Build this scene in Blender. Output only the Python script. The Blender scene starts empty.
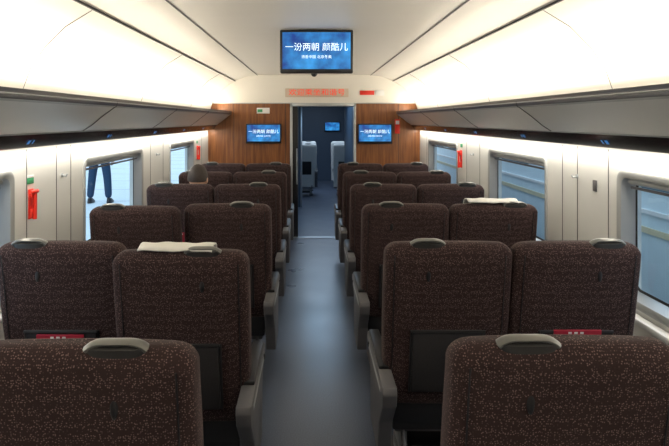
import bpy, bmesh, math, random
from mathutils import Vector, Matrix
random.seed(3)
scene = bpy.context.scene
try:
    scene.view_settings.view_transform = 'Standard'
    scene.view_settings.look = 'None'
except Exception:
    pass

# ------------------------------------------------------------------ materials
def new_mat(name):
    m = bpy.data.materials.new(name); m.use_nodes = True
    nt = m.node_tree; b = nt.nodes['Principled BSDF']
    return m, nt, b
def mat(name, col, rough=0.5, metal=0.0, var=0.06, scale=6.0, emis=None, estr=0.0, spec=None):
    m, nt, b = new_mat(name)
    tc = nt.nodes.new('ShaderNodeTexCoord'); nz = nt.nodes.new('ShaderNodeTexNoise')
    nz.inputs['Scale'].default_value = scale
    nt.links.new(tc.outputs['Object'], nz.inputs['Vector'])
    mx = nt.nodes.new('ShaderNodeMix'); mx.data_type = 'RGBA'
    mx.inputs[6].default_value = (*[c*(1-var) for c in col], 1)
    mx.inputs[7].default_value = (*[min(1, c*(1+var)) for c in col], 1)
    nt.links.new(nz.outputs['Fac'], mx.inputs[0])
    nt.links.new(mx.outputs[2], b.inputs['Base Color'])
    b.inputs['Roughness'].default_value = rough
    b.inputs['Metallic'].default_value = metal
    if spec is not None: b.inputs['Specular IOR Level'].default_value = spec
    if emis:
        b.inputs['Emission Color'].default_value = (*emis, 1)
        b.inputs['Emission Strength'].default_value = estr
    return m

def fabric_mat():
    m, nt, b = new_mat('seat_fabric')
    tc = nt.nodes.new('ShaderNodeTexCoord')
    v = nt.nodes.new('ShaderNodeTexVoronoi'); v.inputs['Scale'].default_value = 175
    v.inputs['Randomness'].default_value = 0.7
    nt.links.new(tc.outputs['Object'], v.inputs['Vector'])
    r = nt.nodes.new('ShaderNodeValToRGB')
    r.color_ramp.elements[0].position = 0.15; r.color_ramp.elements[0].color = (0.235, 0.155, 0.145, 1)
    r.color_ramp.elements[1].position = 0.37; r.color_ramp.elements[1].color = (0.034, 0.0185, 0.0185, 1)
    nt.links.new(v.outputs['Distance'], r.inputs['Fac'])
    n = nt.nodes.new('ShaderNodeTexNoise'); n.inputs['Scale'].default_value = 5
    nt.links.new(tc.outputs['Object'], n.inputs['Vector'])
    mx = nt.nodes.new('ShaderNodeMix'); mx.data_type = 'RGBA'; mx.blend_type = 'MULTIPLY'
    mx.inputs[0].default_value = 0.25
    nt.links.new(r.outputs['Color'], mx.inputs[6]); nt.links.new(n.outputs['Fac'], mx.inputs[7])
    nt.links.new(mx.outputs[2], b.inputs['Base Color'])
    b.inputs['Roughness'].default_value = 0.85
    b.inputs['Sheen Weight'].default_value = 0.08
    b.inputs['Sheen Tint'].default_value = (1.0, .85, .85, 1)
    b.inputs['Specular IOR Level'].default_value = 0.2
    bp = nt.nodes.new('ShaderNodeBump'); bp.inputs['Strength'].default_value = 0.3; bp.inputs['Distance'].default_value = 0.002
    bp.invert = True
    nt.links.new(v.outputs['Distance'], bp.inputs['Height']); nt.links.new(bp.outputs['Normal'], b.inputs['Normal'])
    return m

def wood_mat():
    m, nt, b = new_mat('wood_veneer')
    tc = nt.nodes.new('ShaderNodeTexCoord'); mp = nt.nodes.new('ShaderNodeMapping')
    mp.inputs['Scale'].default_value = (14, 14, 0.9)
    nt.links.new(tc.outputs['Object'], mp.inputs['Vector'])
    n = nt.nodes.new('ShaderNodeTexNoise'); n.inputs['Scale'].default_value = 2.2; n.inputs['Detail'].default_value = 6
    n.inputs['Distortion'].default_value = 0.6
    nt.links.new(mp.outputs['Vector'], n.inputs['Vector'])
    r = nt.nodes.new('ShaderNodeValToRGB')
    r.color_ramp.elements[0].position = 0.35; r.color_ramp.elements[0].color = (0.155, 0.048, 0.011, 1)
    r.color_ramp.elements[1].position = 0.7; r.color_ramp.elements[1].color = (0.30, 0.110, 0.028, 1)
    nt.links.new(n.outputs['Fac'], r.inputs['Fac']); nt.links.new(r.outputs['Color'], b.inputs['Base Color'])
    b.inputs['Roughness'].default_value = 0.35
    return m

def floor_mat():
    m, nt, b = new_mat('floor_vinyl')
    tc = nt.nodes.new('ShaderNodeTexCoord')
    n = nt.nodes.new('ShaderNodeTexNoise'); n.inputs['Scale'].default_value = 160; n.inputs['Detail'].default_value = 3
    nt.links.new(tc.outputs['Object'], n.inputs['Vector'])
    r = nt.nodes.new('ShaderNodeValToRGB')
    r.color_ramp.elements[0].position = 0.3; r.color_ramp.elements[0].color = (0.062, 0.074, 0.108, 1)
    r.color_ramp.elements[1].position = 0.7; r.color_ramp.elements[1].color = (0.120, 0.140, 0.19, 1)
    nt.links.new(n.outputs['Fac'], r.inputs['Fac']); nt.links.new(r.outputs['Color'], b.inputs['Base Color'])
    n2 = nt.nodes.new('ShaderNodeTexNoise'); n2.inputs['Scale'].default_value = 3
    nt.links.new(tc.outputs['Object'], n2.inputs['Vector'])
    mr = nt.nodes.new('ShaderNodeMapRange'); mr.inputs['To Min'].default_value = 0.24; mr.inputs['To Max'].default_value = 0.36
    nt.links.new(n2.outputs['Fac'], mr.inputs['Value']); nt.links.new(mr.outputs['Result'], b.inputs['Roughness'])
    b.inputs['Specular IOR Level'].default_value = 0.75
    return m

def glass_mat():
    m = bpy.data.materials.new('window_glass'); m.use_nodes = True; nt = m.node_tree
    nt.nodes.clear()
    o = nt.nodes.new('ShaderNodeOutputMaterial'); t = nt.nodes.new('ShaderNodeBsdfTransparent')
    t.inputs['Color'].default_value = (0.86, 0.96, 1.0, 1)
    g = nt.nodes.new('ShaderNodeBsdfGlossy'); g.inputs['Roughness'].default_value = 0.02
    g.inputs['Color'].default_value = (0.9, 0.95, 1, 1)
    mx = nt.nodes.new('ShaderNodeMixShader'); mx.inputs[0].default_value = 0.07
    nt.links.new(t.outputs[0], mx.inputs[1]); nt.links.new(g.outputs[0], mx.inputs[2]); nt.links.new(mx.outputs[0], o.inputs[0])
    return m

def screen_mat():
    m, nt, b = new_mat('display_picture')
    tc = nt.nodes.new('ShaderNodeTexCoord')
    n = nt.nodes.new('ShaderNodeTexNoise'); n.inputs['Scale'].default_value = 7; n.inputs['Detail'].default_value = 4
    nt.links.new(tc.outputs['Object'], n.inputs['Vector'])
    r = nt.nodes.new('ShaderNodeValToRGB')
    e = r.color_ramp.elements
    e[0].position = 0.36; e[0].color = (0.004, 0.05, 0.30, 1)
    e[1].position = 0.68; e[1].color = (0.05, 0.42, 0.95, 1)
    nt.links.new(n.outputs['Fac'], r.inputs['Fac'])
    nt.links.new(r.outputs['Color'], b.inputs['Emission Color'])
    b.inputs['Emission Strength'].default_value = 0.9
    b.inputs['Base Color'].default_value = (0.01, 0.01, 0.02, 1); b.inputs['Roughness'].default_value = 0.3
    return m

FAB = fabric_mat(); WOOD = wood_mat(); FLOOR = floor_mat(); GLASS = glass_mat(); SCREEN = screen_mat()
CREAM = mat('ceiling_panel', (0.77, 0.74, 0.68), 0.42, var=0.02)
WALLM = mat('wall_panel', (0.70, 0.695, 0.67), 0.5, var=0.03)
GREY = mat('grey_plastic', (0.115, 0.11, 0.115), 0.45)
LGREY = mat('light_grey_plastic', (0.36, 0.37, 0.37), 0.4)
HANDLE = mat('handle_metal_paint', (0.18, 0.18, 0.17), 0.3, metal=0.35)
BLACK = mat('black_plastic', (0.012, 0.012, 0.014), 0.4)
HBASE = mat('handle_base_plastic', (0.028, 0.027, 0.027), 0.4)
NET = mat('pocket_net', (0.02, 0.018, 0.02), 0.8, var=0.5, scale=250)
DARKLIP = mat('rack_lip_metal', (0.07, 0.07, 0.075), 0.3, metal=0.6)
RACKU = mat('rack_underside', (0.58, 0.58, 0.57), 0.28, metal=0.2, var=0.03)
STRIPK = mat('rack_black_strip', (0.010, 0.011, 0.013), 0.2)
RED = mat('red_plastic', (0.75, 0.03, 0.015), 0.4)
REDCARD = mat('red_card', (0.36, 0.015, 0.04), 0.5)
WHITE = mat('white_cloth', (0.74, 0.72, 0.68), 0.85)
WHITEP = mat('white_plastic', (0.8, 0.8, 0.8), 0.4)
ALU = mat('aluminium', (0.45, 0.47, 0.49), 0.35, metal=0.7)
GLOWW = mat('light_diffuser', (0.9, 0.85, 0.75), 0.5, emis=(1.0, 0.93, 0.80), estr=4.0)
LEDRED = mat('led_red', (0.3, 0.02, 0.0), 0.5, emis=(1.0, 0.04, 0.01), estr=0.8)
BLUEM = mat('seat_number_glow', (0.02, 0.1, 0.3), 0.5, emis=(0.08, 0.30, 0.75), estr=0.4)
TXTW = mat('display_text', (0.8, 0.9, 1), 0.5, emis=(0.75, 0.93, 1.0), estr=1.0)
VDARK = mat('vestibule_panel', (0.055, 0.08, 0.12), 0.4)
PLAT = mat('platform_paving', (0.66, 0.74, 0.79), 0.6, var=0.08, scale=2)
GROUND = mat('track_ballast', (0.18, 0.19, 0.20), 0.9, var=0.4, scale=30)
YEL = mat('yellow_paint', (0.62, 0.55, 0.38), 0.6)
TRAINW = mat('carriage_paint', (0.66, 0.78, 0.84), 0.35)
TRAING = mat('carriage_glass', (0.20, 0.33, 0.42), 0.1)
TROUS = mat('trousers_blue', (0.012, 0.045, 0.10), 0.8)
SHIRT = mat('shirt_cotton', (0.10, 0.16, 0.28), 0.85)
SHIRT2 = mat('sweater_wool', (0.20, 0.16, 0.14), 0.9)
SKIN = mat('skin', (0.60, 0.36, 0.25), 0.55)
HAIR = mat('hair_brown', (0.035, 0.024, 0.020), 0.6, var=0.4, scale=60)
SHOE = mat('shoe_leather', (0.015, 0.015, 0.018), 0.4)
GREEN = mat('green_label', (0.05, 0.35, 0.15), 0.5)

# ------------------------------------------------------------------ mesh builder
class MB:
    def __init__(s): s.v=[]; s.f=[]; s.m=[]; s.sm=[]; s.mats=[]
    def mi(s, m):
        if m not in s.mats: s.mats.append(m)
        return s.mats.index(m)
    def add(s, vs, fs, m, smooth=False, M=None):
        o=len(s.v); k=s.mi(m)
        for v in vs:
            v=Vector(v)
            if M is not None: v = M@v
            s.v.append(v)
        for f in fs: s.f.append([i+o for i in f]); s.m.append(k); s.sm.append(smooth)
    def box(s, lo, hi, m, bev=0.0, seg=2, M=None):
        bm=bmesh.new(); bmesh.ops.create_cube(bm, size=1)
        for v in bm.verts:
            v.co=Vector([lo[i]+(v.co[i]+0.5)*(hi[i]-lo[i]) for i in range(3)])
        if bev>0:
            bev=min(bev, 0.49*min(abs(hi[i]-lo[i]) for i in range(3)))
            bmesh.ops.bevel(bm, geom=bm.edges[:], offset=bev, segments=seg, profile=0.5, affect='EDGES')
        bm.verts.index_update()
        s.add([v.co.copy() for v in bm.verts], [[v.index for v in f.verts] for f in bm.faces], m, bev>0, M)
        bm.free()
    def loft(s, rings, m, closed=True, cap=True, smooth=True, M=None):
        n=len(rings[0]); vs=[p for r in rings for p in r]; fs=[]
        for i in range(len(rings)-1):
            for j in range(n if closed else n-1):
                a=i*n+j; b=i*n+(j+1)%n
                fs.append([a,b,b+n,a+n])
        if cap and closed:
            fs.append(list(range(n))[::-1]); fs.append([(len(rings)-1)*n+j for j in range(n)])
        s.add(vs, fs, m, smooth, M)
    def tube(s, path, rad, m, n=10, flat=1.0, M=None):
        path=[Vector(p) for p in path]
        if not isinstance(rad,(list,tuple)): rad=[rad]*len(path)
        rings=[]; up=Vector((0,0,1))
        for i,p in enumerate(path):
            t=(path[min(i+1,len(path)-1)]-path[max(i-1,0)]).normalized()
            ref = up if abs(t.dot(up))<0.95 else Vector((0,1,0))
            a=t.cross(ref).normalized(); b=a.cross(t).normalized()
            rings.append([p+a*math.cos(2*math.pi*k/n)*rad[i]*flat+b*math.sin(2*math.pi*k/n)*rad[i] for k in range(n)])
        s.loft(rings, m, M=M)
    def polyx(s, pts, x0, x1, m, bev=0.0, M=None):
        bm=bmesh.new()
        a=[bm.verts.new((x0,p[0],p[1])) for p in pts]; b=[bm.verts.new((x1,p[0],p[1])) for p in pts]
        n=len(pts); bm.faces.new(a); bm.faces.new(b[::-1])
        for i in range(n): bm.faces.new([a[i],b[i],b[(i+1)%n],a[(i+1)%n]][::-1])
        bmesh.ops.recalc_face_normals(bm, faces=bm.faces[:])
        if bev>0: bmesh.ops.bevel(bm, geom=bm.edges[:], offset=bev, segments=2, profile=0.5, affect='EDGES')
        bm.verts.index_update()
        s.add([v.co.copy() for v in bm.verts], [[v.index for v in f.verts] for f in bm.faces], m, bev>0, M)
        bm.free()
    def ellipsoid(s, c, r, m, nu=20, nv=12, fn=None, M=None):
        rings=[]
        for i in range(nv+1):
            ph=-math.pi/2+math.pi*i/nv
            if i==0: ph+=0.02
            if i==nv: ph-=0.02
            ring=[]
            for j in range(nu):
                th=2*math.pi*j/nu
                d=Vector((math.cos(ph)*math.cos(th), math.cos(ph)*math.sin(th), math.sin(ph)))
                p=Vector((d.x*r[0],d.y*r[1],d.z*r[2]))
                if fn: p=fn(d,p)
                ring.append(Vector(c)+p)
            rings.append(ring)
        s.loft(rings, m, M=M)
    def mesh(s, name):
        me=bpy.data.meshes.new(name)
        me.from_pydata([tuple(v) for v in s.v], [], s.f)
        for m in s.mats: me.materials.append(m)
        for i,p in enumerate(me.polygons): p.material_index=s.m[i]; p.use_smooth=s.sm[i]
        bm=bmesh.new(); bm.from_mesh(me); bmesh.ops.recalc_face_normals(bm, faces=bm.faces[:]); bm.to_mesh(me); bm.free()
        if any(s.sm):
            try: me.set_sharp_from_angle(angle=math.radians(42))
            except Exception: pass
        me.update(); return me
    def obj(s, name, loc=(0,0,0), parent=None):
        o=bpy.data.objects.new(name, s.mesh(name)); scene.collection.objects.link(o); o.location=loc
        if parent: o.parent=parent
        return o

def text_obj(body, size, mat_, name, loc, parent=None, sx=1.0):
    c=bpy.data.curves.new(name+'_c','FONT'); c.body=body; c.size=size; c.align_x='CENTER'; c.align_y='CENTER'; c.resolution_u=2
    t=bpy.data.objects.new(name+'_t', c); scene.collection.objects.link(t)
    dg=bpy.context.evaluated_depsgraph_get(); dg.update()
    me=bpy.data.meshes.new_from_object(t.evaluated_get(dg))
    bpy.data.objects.remove(t)
    me.materials.clear(); me.materials.append(mat_)
    o=bpy.data.objects.new(name, me); scene.collection.objects.link(o)
    o.rotation_euler=(math.pi/2,0,0); o.scale=(sx,1,1)
    o.location=loc
    if parent: o.parent=parent
    return o

ZC=1.65; Y0=-1.0; YE=8.25; WX=1.48

# ------------------------------------------------------------------ shell
b=MB(); b.box((-1.7,Y0-0.1,-0.08),(1.7,17.0,0.0),FLOOR); b.obj('floor')
WINS=[(1.55,2.84),(3.76,5.02),(6.02,7.20)]
WINSR=[(1.50,2.88),(3.80,5.00),(6.12,7.60)]
WZ0,WZ1=0.80,1.385
def wall(side, wins, name):
    b=MB(); s=1 if side>0 else -1
    xa,xb=(WX,WX+0.10) if s>0 else (-WX-0.10,-WX)
    b.box((xa,Y0,0),(xb,YE+0.1,WZ0-0.0),WALLM); b.box((xa,Y0,WZ1),(xb,YE+0.1,2.35),WALLM)
    ys=[Y0]+[y for w in wins for y in w]+[YE+0.1]
    for i in range(0,len(ys),2): b.box((xa,ys[i],WZ0),(xb,ys[i+1],WZ1),WALLM)
    return b.obj(name)
wall(-1,WINS,'wall_left'); wall(1,WINSR,'wall_right')

def rrect(y0,y1,z0,z1,r,x,n=6):
    pts=[]
    for cy,cz,a0 in ((y1-r,z1-r,0),(y0+r,z1-r,90),(y0+r,z0+r,180),(y1-r,z0+r,270)):
        for k in range(n+1):
            a=math.radians(a0+90*k/n); pts.append(Vector((x,cy+r*math.cos(a),cz+r*math.sin(a))))
    return pts
wi=1
for s,wins in ((-1,WINS),(1,WINSR)):
    for (y0,y1) in wins:
        b=MB(); e=0.022
        rings=[rrect(y0-e,y1+e,WZ0-e,WZ1+e,0.055,s*(WX+0.001)),
               rrect(y0-e,y1+e,WZ0-e,WZ1+e,0.055,s*(WX-0.010)),
               rrect(y0-e+.010,y1+e-.010,WZ0-e+.010,WZ1+e-.010,0.05,s*(WX-0.014)),
               rrect(y0+0.012,y1-0.012,WZ0+0.012,WZ1-0.012,0.045,s*(WX-0.006)),
               rrect(y0+0.030,y1-0.030,WZ0+0.030,WZ1-0.030,0.04,s*(WX+0.055))]
        b.loft(rings[:4],LGREY,cap=False); b.loft(rings[3:],ALU,cap=False)
        b.loft([rrect(y0-.002,y1+.002,WZ0-.002,WZ1+.002,0.01,s*(WX+0.055)),rings[4]],BLACK,cap=False)
        b.loft([rings[4],rrect(y0+0.042,y1-0.042,WZ0+0.042,WZ1-0.042,0.035,s*(WX+0.058))],BLACK,cap=False)
        b.add([(s*(WX+0.06),y0,WZ0),(s*(WX+0.06),y1,WZ0),(s*(WX+0.06),y1,WZ1),(s*(WX+0.06),y0,WZ1)],[[0,1,2,3]],GLASS)
        b.tube([(s*(WX+0.028),y0+0.04,WZ1-0.03),(s*(WX+0.028),y1-0.04,WZ1-0.03)],0.014,LGREY)
        b.box((s*(WX+0.028)-0.005,y0+0.045,WZ1-0.065),(s*(WX+0.028)+0.005,y1-0.045,WZ1-0.052),GREY,0.003)
        xs=sorted((s*(WX-0.05),s*(WX+0.0)))
        b.box((xs[0],y0-0.02,WZ0-0.075),(xs[1],y1+0.02,WZ0-0.045),WHITEP,0.01)
        b.obj('window_%d'%wi); wi+=1

# ceiling (curved coving)
prof=[(0,2.28),(0.35,2.28),(.78,2.28),(.80,2.272),(.95,2.255),(1.09,2.205),(1.11,2.19),(1.24,2.11),(1.34,2.01),(1.41,1.91),(1.45,1.80),(1.475,1.66)]
full=[(-x,z) for x,z in prof[::-1]]+prof[1:]
b=MB()
rings=[[Vector((x,y,z)) for x,z in full] for y in (Y0,YE)]
b.loft(rings,CREAM,closed=False)
b.box((-1.58,Y0,2.36),(1.58,YE+0.1,2.42),WALLM)
b.obj('ceiling')
b=MB()
for s in (-1,1):
    b.tube([(s*1.10,Y0,2.194),(s*1.10,YE,2.194)],0.007,BLACK,6)
b.obj('trim_1')
b=MB()
for s in (-1,1):
    b.tube([(s*.79,Y0,2.276),(s*.79,YE,2.276)],0.005,GREY,6)
    for y in (0.9,2.9,4.9,6.9):
        pts=[(s*x,y,z-0.001) for x,z in prof[6:]]
        b.tube(pts,0.0022,GREY,5)
b.obj('trim_2')

# luggage racks
for s in (-1,1):
    b=MB(); z=ZC
    P=[(1.15,z+.105),(1.155,z+.122),(1.18,z+.125),(1.20,z+.10),(1.47,z+.07),(1.47,z-.125),(1.405,z-.135),(1.395,z-.128),(1.355,z-.065),(1.30,z-.03),(1.24,z+.02),(1.17,z+.072),(1.155,z+.08)]
    def strip(idx,m,smooth=True):
        b.loft([[Vector((s*P[i][0],y,P[i][1])) for i in idx] for y in (Y0,YE-0.01)],m,closed=False,smooth=smooth)
    strip([12,0,1,2,3],DARKLIP); strip([3,4],DARKLIP); strip([4,5],RACKU); strip([5,6],RACKU)
    strip([6,7,8],STRIPK,False); strip([8,9,10,11],RACKU); strip([11,12],LGREY)
    b.add([(s*p[0],YE-0.01,p[1]) for p in P],[list(range(len(P)))],DARKLIP)
    b.tube([(s*1.352,Y0,z-.066),(s*1.352,YE-.01,z-.066)],0.004,ALU,6)
    b.tube([(s*1.152,Y0,z+.10),(s*1.152,YE-.01,z+.10)],0.004,ALU,6)
    for y in (0.4,1.9,3.4,4.9,6.4):
        b.tube([(s*(P[i][0]-0.001),y,P[i][1]-0.001) for i in (8,9,10,11,12,0)],0.0025,DARKLIP,5)
    for y in (1.75,2.8,3.9,5.05,6.2,7.3):
        for k,dy in enumerate((0,0.05)):
            yy=y+dy; w=0.014 if k else 0.028
            b.add([(s*1.3845,yy,z-.116),(s*1.3845,yy+w,z-.116),(s*1.3715,yy+w,z-.098),(s*1.3715,yy,z-.098)],[[0,1,2,3]],BLUEM)
    b.box((min(s*1.42,s*1.462),Y0,z-.136),(max(s*1.42,s*1.462),YE-.02,z-.122),GLOWW)
    b.box((min(s*1.33,s*1.37),Y0,z+.085),(max(s*1.33,s*1.37),YE-.02,z+.10),GLOWW)
    b.obj('luggage_rack')

k=4
for s in (-1,1):
    b=MB()
    for y in (1.25,3.0,3.35,3.55,5.30,5.75,7.75):
        b.box((s*WX-0.002,y-0.003,0.2),(s*WX+0.002,y+0.003,1.50),GREY)
    b.obj('trim_%d'%k); k+=1
    b=MB(); b.polyx([(Y0,0),(Y0,0.20),(YE-.02,0.20),(YE-.02,0)],min(s*1.40,s*WX),max(s*1.40,s*WX),LGREY,0.01)
    b.obj('baseboard_left' if s<0 else 'baseboard_right')

# end wall
DL,DR,DT=-0.335,0.587,1.89
b=MB(); b.box((-1.58,YE,0),(DL,YE+.08,DT),WOOD); b.box((DR,YE,0),(1.58,YE+.08,DT),WOOD)
for x in (-1.12,-0.40,1.18):
    b.box((x-.003,YE-.002,0),(x+.003,YE,DT),BLACK)
hdr=[(x,z) for x,z in full if z>DT]
lo=[(-1.425,DT),(1.425,DT)]
poly=[lo[0]]+hdr+[lo[1]]
n=len(poly)
b.add([(x,YE-0.012,z) for x,z in poly],[list(range(n))],CREAM)
b.box((-1.425,YE-.012,DT-.012),(1.425,YE+.0,DT),LGREY,0.003)
b.box((-1.58,YE,DT),(1.58,YE+.08,2.42),WALLM)
b.obj('wall_end')
b=MB(); b.box((-1.58,Y0-.08,0),(1.58,Y0,2.42),WALLM); b.obj('wall_back')

b=MB()
b.box((DL,YE-.02,0),(DL+.035,YE+.10,DT),ALU,.006); b.box((DR-.035,YE-.02,0),(DR,YE+.10,DT),ALU,.006)
b.box((DL,YE-.02,DT-.05),(DR,YE+.10,DT),ALU,.006)
b.box((DL+.035,YE+.03,0.01),(DL+.11,YE+.06,DT-.05),BLACK,.004)
b.tube([(DL+.095,YE+.015,0.75),(DL+.095,YE+.015,1.25)],0.010,ALU)
b.box((DL,YE-.02,0.0),(DR,YE+.10,0.006),ALU)
b.obj('door_1')

b=MB()
b.box((DL-.10,YE+.10,0),(DL,11.2,2.1),VDARK); b.box((DR,YE+.10,0),(DR+.10,11.2,2.1),VDARK)
b.box((DL-.1,YE+.08,2.0),(DR+.1,11.2,2.1),VDARK)
b.box((-1.6,11.2,0),(-0.22,11.28,2.3),VDARK); b.box((0.60,11.2,0),(1.6,11.28,2.3),VDARK); b.box((-.22,11.2,1.88),(.60,11.28,2.3),VDARK)
b.box((-.25,11.17,0),(-.215,11.30,1.9),ALU,.005); b.box((.595,11.17,0),(.63,11.30,1.9),ALU,.005)
b.obj('wall_vestibule')
b=MB()
b.box((-1.6,11.28,0),(-1.5,16,2.3),VDARK); b.box((1.5,11.28,0),(1.6,16,2.3),VDARK)
b.box((-1.6,11.28,2.25),(1.6,16,2.35),VDARK); b.box((-1.6,16,0),(1.6,16.1,2.35),VDARK)
b.obj('wall_next_carriage')

# ------------------------------------------------------------------ displays
def display(name,cx,y,z0,z1,w,hang=False,text=True,sz=1.0):
    e=bpy.data.objects.new(name,None); scene.collection.objects.link(e); e.location=(cx,y,(z0+z1)/2)
    h=z1-z0; b=MB(); t=0.045
    b.box((-w/2,0,-h/2),(w/2,t,h/2),BLACK,0.010)
    b.box((-w/2+.05,t,-h/2+.04),(w/2-.05,t+.03,h/2-.04),GREY,0.008)
    if hang:
        for sx in (-.12,.12): b.box((sx-.02,t+.005,-.05),(sx+.02,t+.03,h/2+.0),ALU,.003)
        b.box((-.16,t-.01,h/2-.012),(.16,t+.06,h/2+.0),ALU,.003)
    b.obj('casing',parent=e)
    mx=0.018*sz
    b=MB(); b.add([(-w/2+mx,-.001,-h/2+mx*1.6),(w/2-mx,-.001,-h/2+mx*1.6),(w/2-mx,-.001,h/2-mx),(-w/2+mx,-.001,h/2-mx)],[[0,1,2,3]],SCREEN)
    b.obj('screen',parent=e)
    if text:
        text_obj('一汾两朝 颜酷儿', w*0.118, TXTW,'screen_title',(0,-.004,h*0.09),e)
        text_obj('清香中国 北京冬奥', w*0.05, TXTW,'screen_caption',(0,-.004,-h*0.13),e)
    return e
display('ceiling_monitor',0.003,4.06,1.972,2.272,0.505,hang=True)
display('wall_monitor',-0.70,YE-.076,1.325,1.60,0.49,sz=1.0)
display('wall_monitor',0.845,YE-.076,1.325,1.60,0.48,sz=1.0)
display('wall_monitor',0.52,15.92,1.34,1.60,0.42,text=False)

e=bpy.data.objects.new('led_sign',None); scene.collection.objects.link(e); e.location=(0.04,YE-.033,2.03)
b=MB(); b.box((-.44,0,-.06),(.44,.02,.06),mat('led_panel',(0.60,0.50,0.40),0.4),.006); b.obj('panel',parent=e)
text_obj('欢迎乘坐和谐号', 0.098, LEDRED,'led_text',(0,-.003,0),e,1.15)
b=MB(); b.box((.64,YE-.022,2.0),(.84,YE-.013,2.06),RED,.002); b.box((.86,YE-.022,1.99),(.98,YE-.013,2.07),WHITEP,.002); b.obj('notice_sign')
b=MB(); b.box((-.80,YE-.012,1.74),(-.62,YE-.001,1.82),WHITEP,.002); b.box((-.79,YE-.014,1.76),(-.72,YE-.012,1.80),GREEN); b.obj('notice_sign')
b=MB(); b.box((1.13,YE-.012,1.46),(1.20,YE-.001,1.66),RED,.003); b.box((1.14,YE-.014,1.59),(1.19,YE-.012,1.64),WHITEP); b.obj('fire_notice')
b=MB(); b.tube([(0,7.6,2.279),(0,7.6,2.255)],[.055,.055],WHITEP,20); b.ellipsoid((0,7.6,2.25),(.042,.042,.045),BLACK); b.obj('security_camera')

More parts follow.
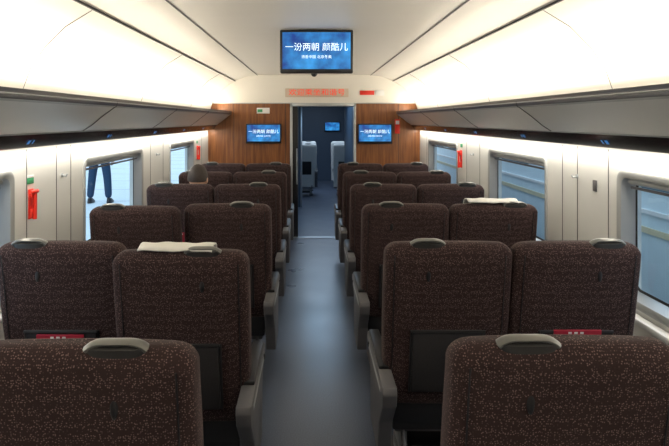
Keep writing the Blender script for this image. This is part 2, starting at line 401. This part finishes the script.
# ------------------------------------------------------------------ seats
def sring(cx,cy,z,a,bb,e=4.5,n=36,arch=0.0):
    r=[]
    for k in range(n):
        t=2*math.pi*k/n; c,s=math.cos(t),math.sin(t)
        x=a*math.copysign(abs(c)**(2/e),c); y=bb*math.copysign(abs(s)**(2/e),s)
        r.append(Vector((cx+x,cy+y,z+arch*(1-(x/0.265)**2))))
    return r
TOP=1.134
def seat_mesh(name, hs, aisle, card, cover=False):
    """hs: sign of the side (x) on which the grab handle / outer arm sits"""
    b=MB(); yc=lambda z: .066+(TOP-z)*.20
    rings=[]
    A=.270
    for z,a,d in ((.40,.235,.05),(.41,.252,.062),(.47,.260,.066),(.60,.267,.066),(.80,A,.064),(.95,A,.060),(1.04,A-.001,.058)):
        rings.append(sring(0,yc(z),z,a,d,6))
    for k in range(1,8):
        t=math.radians(90*k/7); R=.055
        rings.append(sring(0,yc(1.075),TOP-R-.006+R*math.sin(t),A-.052*(1-math.cos(t)),.057-.045*(1-math.cos(t)),6,arch=.006*math.sin(t)))
    b.loft(rings,FAB)
    for sx in (-1,1):
        pts=[]
        for z in (.45,.6,.8,.95,1.04,1.085):
            pts.append((sx*.232,yc(z)-.064+(.002 if z<.9 else .005),z))
        b.tube(pts,.0022,BLACK,6)
    b.box((-.19,yc(1.0)+.035,.86),(.19,yc(1.0)+.095,1.10),FAB,.03,3)
    for sx in (-1,1):
        b.tube([(sx*.215,yc(.55)+.07,.55),(sx*.22,yc(.8)+.075,.8),(sx*.215,yc(1.02)+.06,1.02)],[.03,.035,.02],FAB,10)
    b.box((-.18,yc(.6)+.03,.47),(.18,yc(.6)+.11,.70),FAB,.03,3)
    # grab handle
    hx=hs*(.09 if aisle else .125); hz=TOP-.014; hy=.056
    b.loft([sring(hx,hy+.004,hz-.016,.070,.028,3.5,24),sring(hx,hy,hz+.010,.070,.028,3.5,24),sring(hx,hy,hz+.015,.062,.022,3.5,24)],HBASE)
    pts=[];rad=[]
    for k in range(15):
        u=-1+2*k/14
        pts.append((hx+u*.066,hy-.012+.010*(u*u),hz+.024-.018*abs(u)**4)); rad.append(.0080+.0025*abs(u)**3)
    b.tube(pts,rad,HANDLE,12,flat=2.0)
    # coat hook slot
    b.ellipsoid((hs*.088,yc(1.0)-.0575,1.0),(.010,.005,.030),BLACK,12,8)
    # net pocket with frame
    T=Matrix.Translation((0,yc(.62)-.070,.62))@Matrix.Rotation(math.radians(11.3),4,'X')
    b.box((-.15,-.016,-.15),(.15,.006,.14),NET,.008,2,T)
    b.tube([(-.155,-.016,.14),(.155,-.016,.14)],.006,BLACK,8,M=T)
    b.tube([(-.155,-.006,-.15),(-.155,-.006,.14)],.005,BLACK,8,M=T); b.tube([(.155,-.006,-.15),(.155,-.006,.14)],.005,BLACK,8,M=T)
    if card:
        cz=.152 if hs>0 else .130
        b.box((-.10,-.026,-.08),(.10,-.018,cz),REDCARD,.001,1,T)
        for q in (-.04,-.015,.01): b.box((q,-.0272,cz-.016),(q+.014,-.026,cz-.007),WHITEP,0,1,T)
    b.box((-.225,.17,.30),(.225,.24,.43),BLACK,.02)
    b.box((-.225,.20,.33),(.225,.68,.47),FAB,.045,4)
    b.box((-.22,.18,.27),(.22,.64,.335),BLACK,.012)
    prof=[(-.06,.535),(-.05,.565),(.56,.575),(.61,.56),(.62,.53),(.58,.50),(.46,.47),(.43,.20),(.14,.20),(.08,.36),(-.04,.48)]
    for sx in ((hs,-hs) if aisle else (hs,)):
        o=.292 if sx==hs else .270; i=.232
        x0,x1=sorted((sx*o,sx*i))
        if sx==hs: b.polyx(prof,x0,x1,GREY,.007)
        else: b.box((x0,.17,.50),(x1,.60,.565),GREY,.012,2)
        b.box((x0+.004,.12,.566),(x1-.004,.57,.586),BLACK,.008,2)
    if aisle:
        x0,x1=sorted((hs*.294,hs*.289)); b.box((x0,.02,.515),(x1,.50,.535),LGREY,.002)
        b.ellipsoid((hs*.293,.52,.525),(.006,.014,.014),BLACK,10,6)
    for sx in (-.17,.17):
        b.tube([(sx,.26,.30),(sx,.17,.22),(sx,.10,.15)],.010,GREY,8)
    b.box((-.20,.06,.125),(.20,.13,.150),GREY,.009)
    b.box((-.20,.26,.22),(.20,.56,.28),GREY,.012)
    for sx in (-.15,.15):
        b.polyx([(.30,.0),(.52,.0),(.50,.23),(.34,.23)],sx-.02,sx+.02,LGREY,.006)
        b.box((sx-.04,.24,0),(sx+.04,.60,.03),GREY,.008)
    b.box((-.17,.34,.05),(.17,.50,.12),BLACK,.01)
    if cover:
        rg=[]
        for z,a,d in ((.20,.262,.07),(.6,.27,.073),(.9,.276,.070),(1.06,.276,.066)): rg.append(sring(0,yc(z),z,a,d,6))
        for k in range(1,6):
            t=math.radians(90*k/5); rg.append(sring(0,yc(1.09),TOP-.055+.062*math.sin(t),.276-.06*(1-math.cos(t)),.066-.045*(1-math.cos(t)),6))
        b.loft(rg,WHITE)
    return b.mesh(name)
SM={}
for s in (-1,1):
    SM[(s,'a')]=seat_mesh('seat_aisle',-s,True,False)
    SM[(s,'w')]=seat_mesh('seat_window',s,False,True)
SM['c']=seat_mesh('seat_covered',1,True,False,True)
def place_seat(me,x,y):
    o=bpy.data.objects.new('train_seat',me); scene.collection.objects.link(o); o.location=(x,y,0); return o
ROWS=[1.325,2.44,3.58,4.70,5.84,6.98]
OFF={(0,-1,'a'):1.30,(0,-1,'w'):1.31,(1,-1,'a'):2.285,(2,-1,'w'):3.48}
for i,y in enumerate(ROWS):
    for s in (-1,1):
        for t,x in (('a',.549),('w',1.092)):
            if i==0: x+=.015
            place_seat(SM[(s,t)],s*x,OFF.get((i,s,t),y))
for y in (12.6,14.0):
    place_seat(SM['c'],-.20,y); place_seat(SM['c'],.70,y)

# cloth headrest covers folded over seat tops
def cloth(x0,x1,y,h=0.0):
    b=MB(); nx=22; rings=[]
    pr=[(.205,.94),(.19,1.02),(.17,1.09),(.145,1.130),(.115,1.146),(.08,1.148),(.05,1.142),(.03,1.132)]
    for i in range(nx+1):
        u=i/nx; x=x0+(x1-x0)*u; ring=[]
        for j,(py,pz) in enumerate(pr):
            w=.0015*math.sin(u*11+j*.9)+.001*math.sin(u*23+j*1.7)
            ring.append(Vector((x+.002*math.sin(j*1.3+u*3),y+py+w,pz+h+w+.004-.003*u)))
        rings.append(ring)
    b.loft(rings,WHITE,closed=False); o=b.obj('headrest_cover')
    m=o.modifiers.new('th','SOLIDIFY'); m.thickness=.006
    return o
cloth(-.715,-.42,2.285,.004)
cloth(.93,1.24,ROWS[2],.012)

# ------------------------------------------------------------------ emergency hammers
def hammer(s,y,z,sc=1.0):
    b=MB(); x=lambda d:s*(WX-d)
    def bx(d0,d1,y0,y1,z0,z1,m,be=.003):
        xs=sorted((x(d0*sc),x(d1*sc))); b.box((xs[0],y+y0*sc,z+z0*sc),(xs[1],y+y1*sc,z+z1*sc),m,be)
    bx(0,.008,-.028,.028,-.09,.085,RED); bx(.006,.024,-.026,.026,-.085,-.03,RED); bx(.006,.022,-.024,.024,.035,.06,RED)
    b.tube([(x(.026*sc),y,z-.090*sc),(x(.03*sc),y,z-.02*sc),(x(.028*sc),y,z+.06*sc)],[.013*sc,.010*sc,.012*sc],RED,12)
    b.tube([(x(.028*sc),y-.04*sc,z+.07*sc),(x(.028*sc),y-.03*sc,z+.07*sc),(x(.028*sc),y+.03*sc,z+.07*sc),(x(.028*sc),y+.04*sc,z+.07*sc)],[.003,.012*sc,.012*sc,.003],RED,12)
    bx(0,.003,-.04,.04,.115,.150,GREEN,.001); bx(0,.0035,-.04,.04,.15,.165,WHITEP,.001)
    b.obj('emergency_hammer')
hammer(-1,3.04,1.22,.88); hammer(-1,7.45,1.24,1.0); hammer(1,5.95,1.26,1.0)
for s,y in ((-1,3.42),(1,3.35),(-1,5.5),(1,5.5)):
    b=MB(); x=s*(WX-.0005)
    b.tube([(x,y,1.33),(s*(WX-.008),y,1.33)],.012,ALU,16)
    b.tube([(s*(WX-.008),y,1.33),(s*(WX-.028),y,1.325),(s*(WX-.034),y,1.338)],.005,ALU,8)
    b.obj('coat_hook')
b=MB(); xs=(WX-.006,WX+.0005); b.box((xs[0],3.12,1.27),(xs[1],3.16,1.33),GREY,.002); b.obj('switch_plate')

# ------------------------------------------------------------------ people
def skin_body(joints, edges, radii, root, matfn, mats, name):
    me=bpy.data.meshes.new(name+'_sk'); keys=list(joints); idx={k:i for i,k in enumerate(keys)}
    me.from_pydata([joints[k] for k in keys],[(idx[a],idx[c]) for a,c in edges],[])
    o=bpy.data.objects.new(name+'_sk',me); scene.collection.objects.link(o)
    sk=o.modifiers.new('s','SKIN'); sk.use_smooth_shade=True
    for k in keys:
        d=me.skin_vertices[0].data[idx[k]]; r=radii[k]; d.radius=r if isinstance(r,tuple) else (r,r)
        d.use_root=(k==root)
    sb=o.modifiers.new('b','SUBSURF'); sb.levels=2; sb.render_levels=2
    dg=bpy.context.evaluated_depsgraph_get(); dg.update()
    m2=bpy.data.meshes.new_from_object(o.evaluated_get(dg)); m2.name=name
    bpy.data.objects.remove(o)
    m2.materials.clear()
    for m in mats: m2.materials.append(m)
    for p in m2.polygons: p.use_smooth=True; p.material_index=matfn(p.center)
    o2=bpy.data.objects.new(name,m2); scene.collection.objects.link(o2); return o2

def head_part(center, yaw, hair_all, parent):
    b=MB(); M=Matrix.Translation(center)@Matrix.Rotation(yaw,4,'Z')
    def f(d,p):
        if d.z<0: p.x*=1-.30*(-d.z); p.y*=1-.12*(-d.z)
        if d.y>0.6: p.y*=.96
        return p
    b.ellipsoid((0,0,0),(.075,.092,.115),SKIN,24,16,f,M)
    b.loft([[M@Vector(q) for q in r] for r in (
        [(-.008,.083,.012),(.008,.083,.012),(0,.078,.02)],
        [(-.015,.085,-.022),(.015,.085,-.022),(0,.108,-.018)],
        [(-.012,.083,-.032),(.012,.083,-.032),(0,.09,-.034)])],SKIN)
    for sx in (-1,1):
        b.ellipsoid((sx*.030,.080,.012),(.013,.008,.007),WHITEP,12,8,None,M); b.ellipsoid((sx*.030,.087,.012),(.0055,.004,.0055),BLACK,10,6,None,M)
        b.ellipsoid((sx*.076,-.004,.0),(.009,.018,.030),SKIN,12,8,None,M)
        b.tube([(sx*.015,.090,.030),(sx*.045,.082,.032)],.0035,HAIR,6,M=M)
    b.tube([(-.022,.080,-.055),(0,.086,-.057),(.022,.080,-.055)],[.003,.006,.003],mat('lips',(.45,.18,.15)),8,M=M)
    def hf(d,p):
        if d.y>0.25 and d.z<.55: p*= .86
        if d.z<-.25: p*= .80
        return p*(1+.015*math.sin(d.x*23)*math.cos(d.y*19))
    b.ellipsoid((0,-.008,.014),(.084,.099,.116),HAIR,28,18,hf,M)
    b.obj('head',parent=parent)

def hand_part(wrist, direction, palm_n, parent, side):
    d=Vector(direction).normalized(); n=Vector(palm_n).normalized(); s=d.cross(n).normalized()*side
    w=Vector(wrist); b=MB()
    rings=[]
    for t,a,c in ((0,.024,.018),(.03,.034,.016),(.06,.040,.014),(.085,.040,.012),(.092,.034,.008)):
        o=w+d*t; rings.append([o+s*a*math.cos(2*math.pi*k/14)+n*c*math.sin(2*math.pi*k/14) for k in range(14)])
    b.loft(rings,SKIN)
    for off,L in ((-.030,.060),(-.010,.074),(.011,.078),(.031,.070)):
        p0=w+d*.082+s*off; pts=[p0,p0+d*L*.42+n*.006,p0+d*L*.75+n*.018,p0+d*L*.95+n*.034]
        b.tube(pts,[.0092,.0088,.008,.006],SKIN,10)
    p0=w+d*.025+s*.030; b.tube([p0,p0+d*.025+s*.024+n*.006,p0+d*.055+s*.030+n*.014,p0+d*.075+s*.028+n*.02],[.012,.011,.009,.006],SKIN,10)
    b.obj('hand',parent=parent)

px,py=-4.24,11.7
e=bpy.data.objects.new('person_standing',None); scene.collection.objects.link(e); e.location=(px,py,0.002)
J={'pel':(0,0,.95),'sp':(0,.0,1.12),'ch':(0,0,1.32),'nk':(0,0,1.47),'nk2':(0,.01,1.54),
   'hl':(-.10,0,.90),'kl':(-.155,.02,.50),'al':(-.19,0,.09),'hr':(.10,0,.90),'kr':(.145,.03,.50),'ar':(.18,.0,.09),
   'sl':(-.19,0,1.41),'el':(-.26,-.02,1.14),'wl':(-.24,.08,.90),'sr':(.19,0,1.41),'er':(.26,-.02,1.14),'wr':(.24,.08,.90)}
E=[('pel','sp'),('sp','ch'),('ch','nk'),('nk','nk2'),('pel','hl'),('hl','kl'),('kl','al'),('pel','hr'),('hr','kr'),('kr','ar'),('ch','sl'),('sl','el'),('el','wl'),('ch','sr'),('sr','er'),('er','wr')]
R={'pel':(.15,.11),'sp':(.135,.10),'ch':(.16,.11),'nk':.06,'nk2':.05,'hl':.10,'kl':.082,'al':.070,'hr':.10,'kr':.082,'ar':.070,'sl':.06,'el':.045,'wl':.03,'sr':.06,'er':.045,'wr':.03}
body=skin_body(J,E,R,'pel',lambda c: 0 if (c.z<.98 and abs(c.x)<.235) or c.z<.8 else (2 if c.z>1.50 else 1),[TROUS,SHIRT,SKIN],'body'); body.parent=e
head_part((0,.02,1.66),0,False,e)
hand_part((-.24,.085,.895),(0,.15,-1),(1,0,0),e,1); hand_part((.24,.085,.895),(0,.15,-1),(-1,0,0),e,-1)
b=MB()
for sx in (-1,1):
    cx=sx*.19
    b.loft([sring(cx,.06,.0,.048,.14,2.6,24),sring(cx,.06,.03,.050,.142,2.6,24),sring(cx,.04,.06,.046,.11,2.6,24),sring(cx,.0,.10,.042,.055,2.4,24)],SHOE)
b.obj('shoes',parent=e)

e=bpy.data.objects.new('passenger_seated',None); scene.collection.objects.link(e); e.location=(-1.03,ROWS[3],0)
J={'pel':(0,.36,.555),'sp':(0,.31,.72),'ch':(.01,.27,.92),'nk':(.03,.25,1.05),'nk2':(.04,.25,1.10),
   'hl':(-.09,.40,.555),'kl':(-.12,.80,.53),'al':(-.12,.82,.09),'hr':(.09,.40,.555),'kr':(.12,.80,.53),'ar':(.12,.82,.09),
   'sl':(-.16,.26,.98),'el':(-.19,.33,.72),'wl':(-.10,.54,.66),'sr':(.17,.26,.98),'er':(.19,.33,.72),'wr':(.12,.54,.66)}
R.update({'pel':(.13,.10),'sp':(.12,.09),'ch':(.135,.09),'hl':.078,'hr':.078,'kl':.06,'kr':.06,'al':.05,'ar':.05})
body=skin_body(J,E,R,'pel',lambda c: 0 if (c.z<.60 or c.y>.62) else (2 if c.z>1.075 else 1),[TROUS,SHIRT2,SKIN],'body'); body.parent=e
head_part((.05,.25,1.15),math.radians(-15),False,e)
hand_part((-.10,.54,.66),(.2,1,-.3),(0,-.3,-1),e,1); hand_part((.12,.54,.66),(-.2,1,-.3),(0,-.3,-1),e,-1)
b=MB()
for sx in (-1,1):
    cx=sx*.12
    b.loft([sring(cx,.87,.0,.045,.135,2.6,24),sring(cx,.87,.03,.047,.137,2.6,24),sring(cx,.85,.06,.043,.105,2.6,24),sring(cx,.82,.10,.04,.05,2.4,24)],SHOE)
b.obj('shoes',parent=e)

# ------------------------------------------------------------------ outside
b=MB(); b.box((-60,-30,-1.4),(60,80,-1.3),GROUND); b.obj('ground')
b=MB(); b.box((-14,-10,-1.3),(-1.75,60,0),PLAT); b.box((-2.75,-10,0),(-2.60,60,.004),YEL)
for y in range(-8,60,2): b.box((-14,y,.0),(-2.8,y+.015,.003),LGREY)
b.obj('station_platform')
for y in (6.0,16.0,26.0):
    b=MB(); b.tube([(-9,y,0.003),(-9,y,5.2)],.28,WHITEP,24); b.box((-9.4,y-.4,0.003),(-8.6,y+.4,.35),LGREY,.03); b.box((-9.5,y-.5,5.0),(-8.5,y+.5,5.2),LGREY,.03); b.obj('platform_column')
b=MB(); sec=[(3.50,-.9),(3.42,-.3),(3.38,.6),(3.40,1.2),(3.50,1.95),(3.8,2.5),(4.6,2.75),(5.8,2.5),(6.2,1.95),(6.3,.6),(6.2,-.9)]
b.loft([[Vector((x,y,z)) for x,z in sec] for y in (-6,30)],TRAINW,closed=True)
for y in range(-5,29,2):
    b.box((3.36,y+.3,.95),(3.42,y+1.7,1.6),TRAING,.02)
b.box((3.365,-6,.50),(3.40,30,.56),YEL); b.box((3.36,-6,.70),(3.40,30,.74),WHITEP)
for y in range(-5,29,5): b.box((3.6,y,-1.3),(6.0,y+1.4,-.85),BLACK,.05)
b.obj('train_carriage')

# ------------------------------------------------------------------ lights
def area(name,loc,rot,sx,sy,p,col):
    l=bpy.data.lights.new(name,'AREA'); l.shape='RECTANGLE'; l.size=sx; l.size_y=sy; l.energy=p; l.color=col
    o=bpy.data.objects.new(name,l); scene.collection.objects.link(o); o.location=loc; o.rotation_euler=rot; return o
L=YE-Y0-.1; ym=(YE+Y0)/2
for s in (-1,1):
    area('cove_lamp',(s*1.30,ym,ZC+.135),(math.pi,-s*math.radians(14),0),.06,L,47,(1.0,.90,.73))
    area('wall_wash_lamp',(s*1.44,ym,ZC-.142),(0,-s*math.radians(-14),0),.035,L,25,(1.0,.94,.82))
area('vestibule_lamp',(.12,9.7,1.98),(0,0,0),.5,1.2,15,(.45,.72,1.0))
area('carriage_lamp',(0,13.4,2.22),(0,0,0),1.5,2.5,42,(.6,.78,1.0))

w=bpy.data.worlds.new('sky'); scene.world=w; w.use_nodes=True
nt=w.node_tree; bg=nt.nodes['Background']
tc=nt.nodes.new('ShaderNodeTexCoord'); sp=nt.nodes.new('ShaderNodeSeparateXYZ'); r=nt.nodes.new('ShaderNodeValToRGB')
nt.links.new(tc.outputs['Generated'],sp.inputs[0]); nt.links.new(sp.outputs['Z'],r.inputs['Fac']); nt.links.new(r.outputs['Color'],bg.inputs['Color'])
r.color_ramp.elements[0].color=(.80,.90,1,1); r.color_ramp.elements[1].color=(.58,.76,.95,1)
bg.inputs['Strength'].default_value=1.7

# ------------------------------------------------------------------ camera
c=bpy.data.cameras.new('camera'); co=bpy.data.objects.new('camera',c); scene.collection.objects.link(co)
c.sensor_width=36; c.lens=590/669*36; c.shift_x=(334.5-312)/669; c.shift_y=-(223-120)/669
c.clip_start=.05
co.location=(-.028,0,ZC); co.rotation_euler=(math.pi/2,0,0)
scene.camera=co
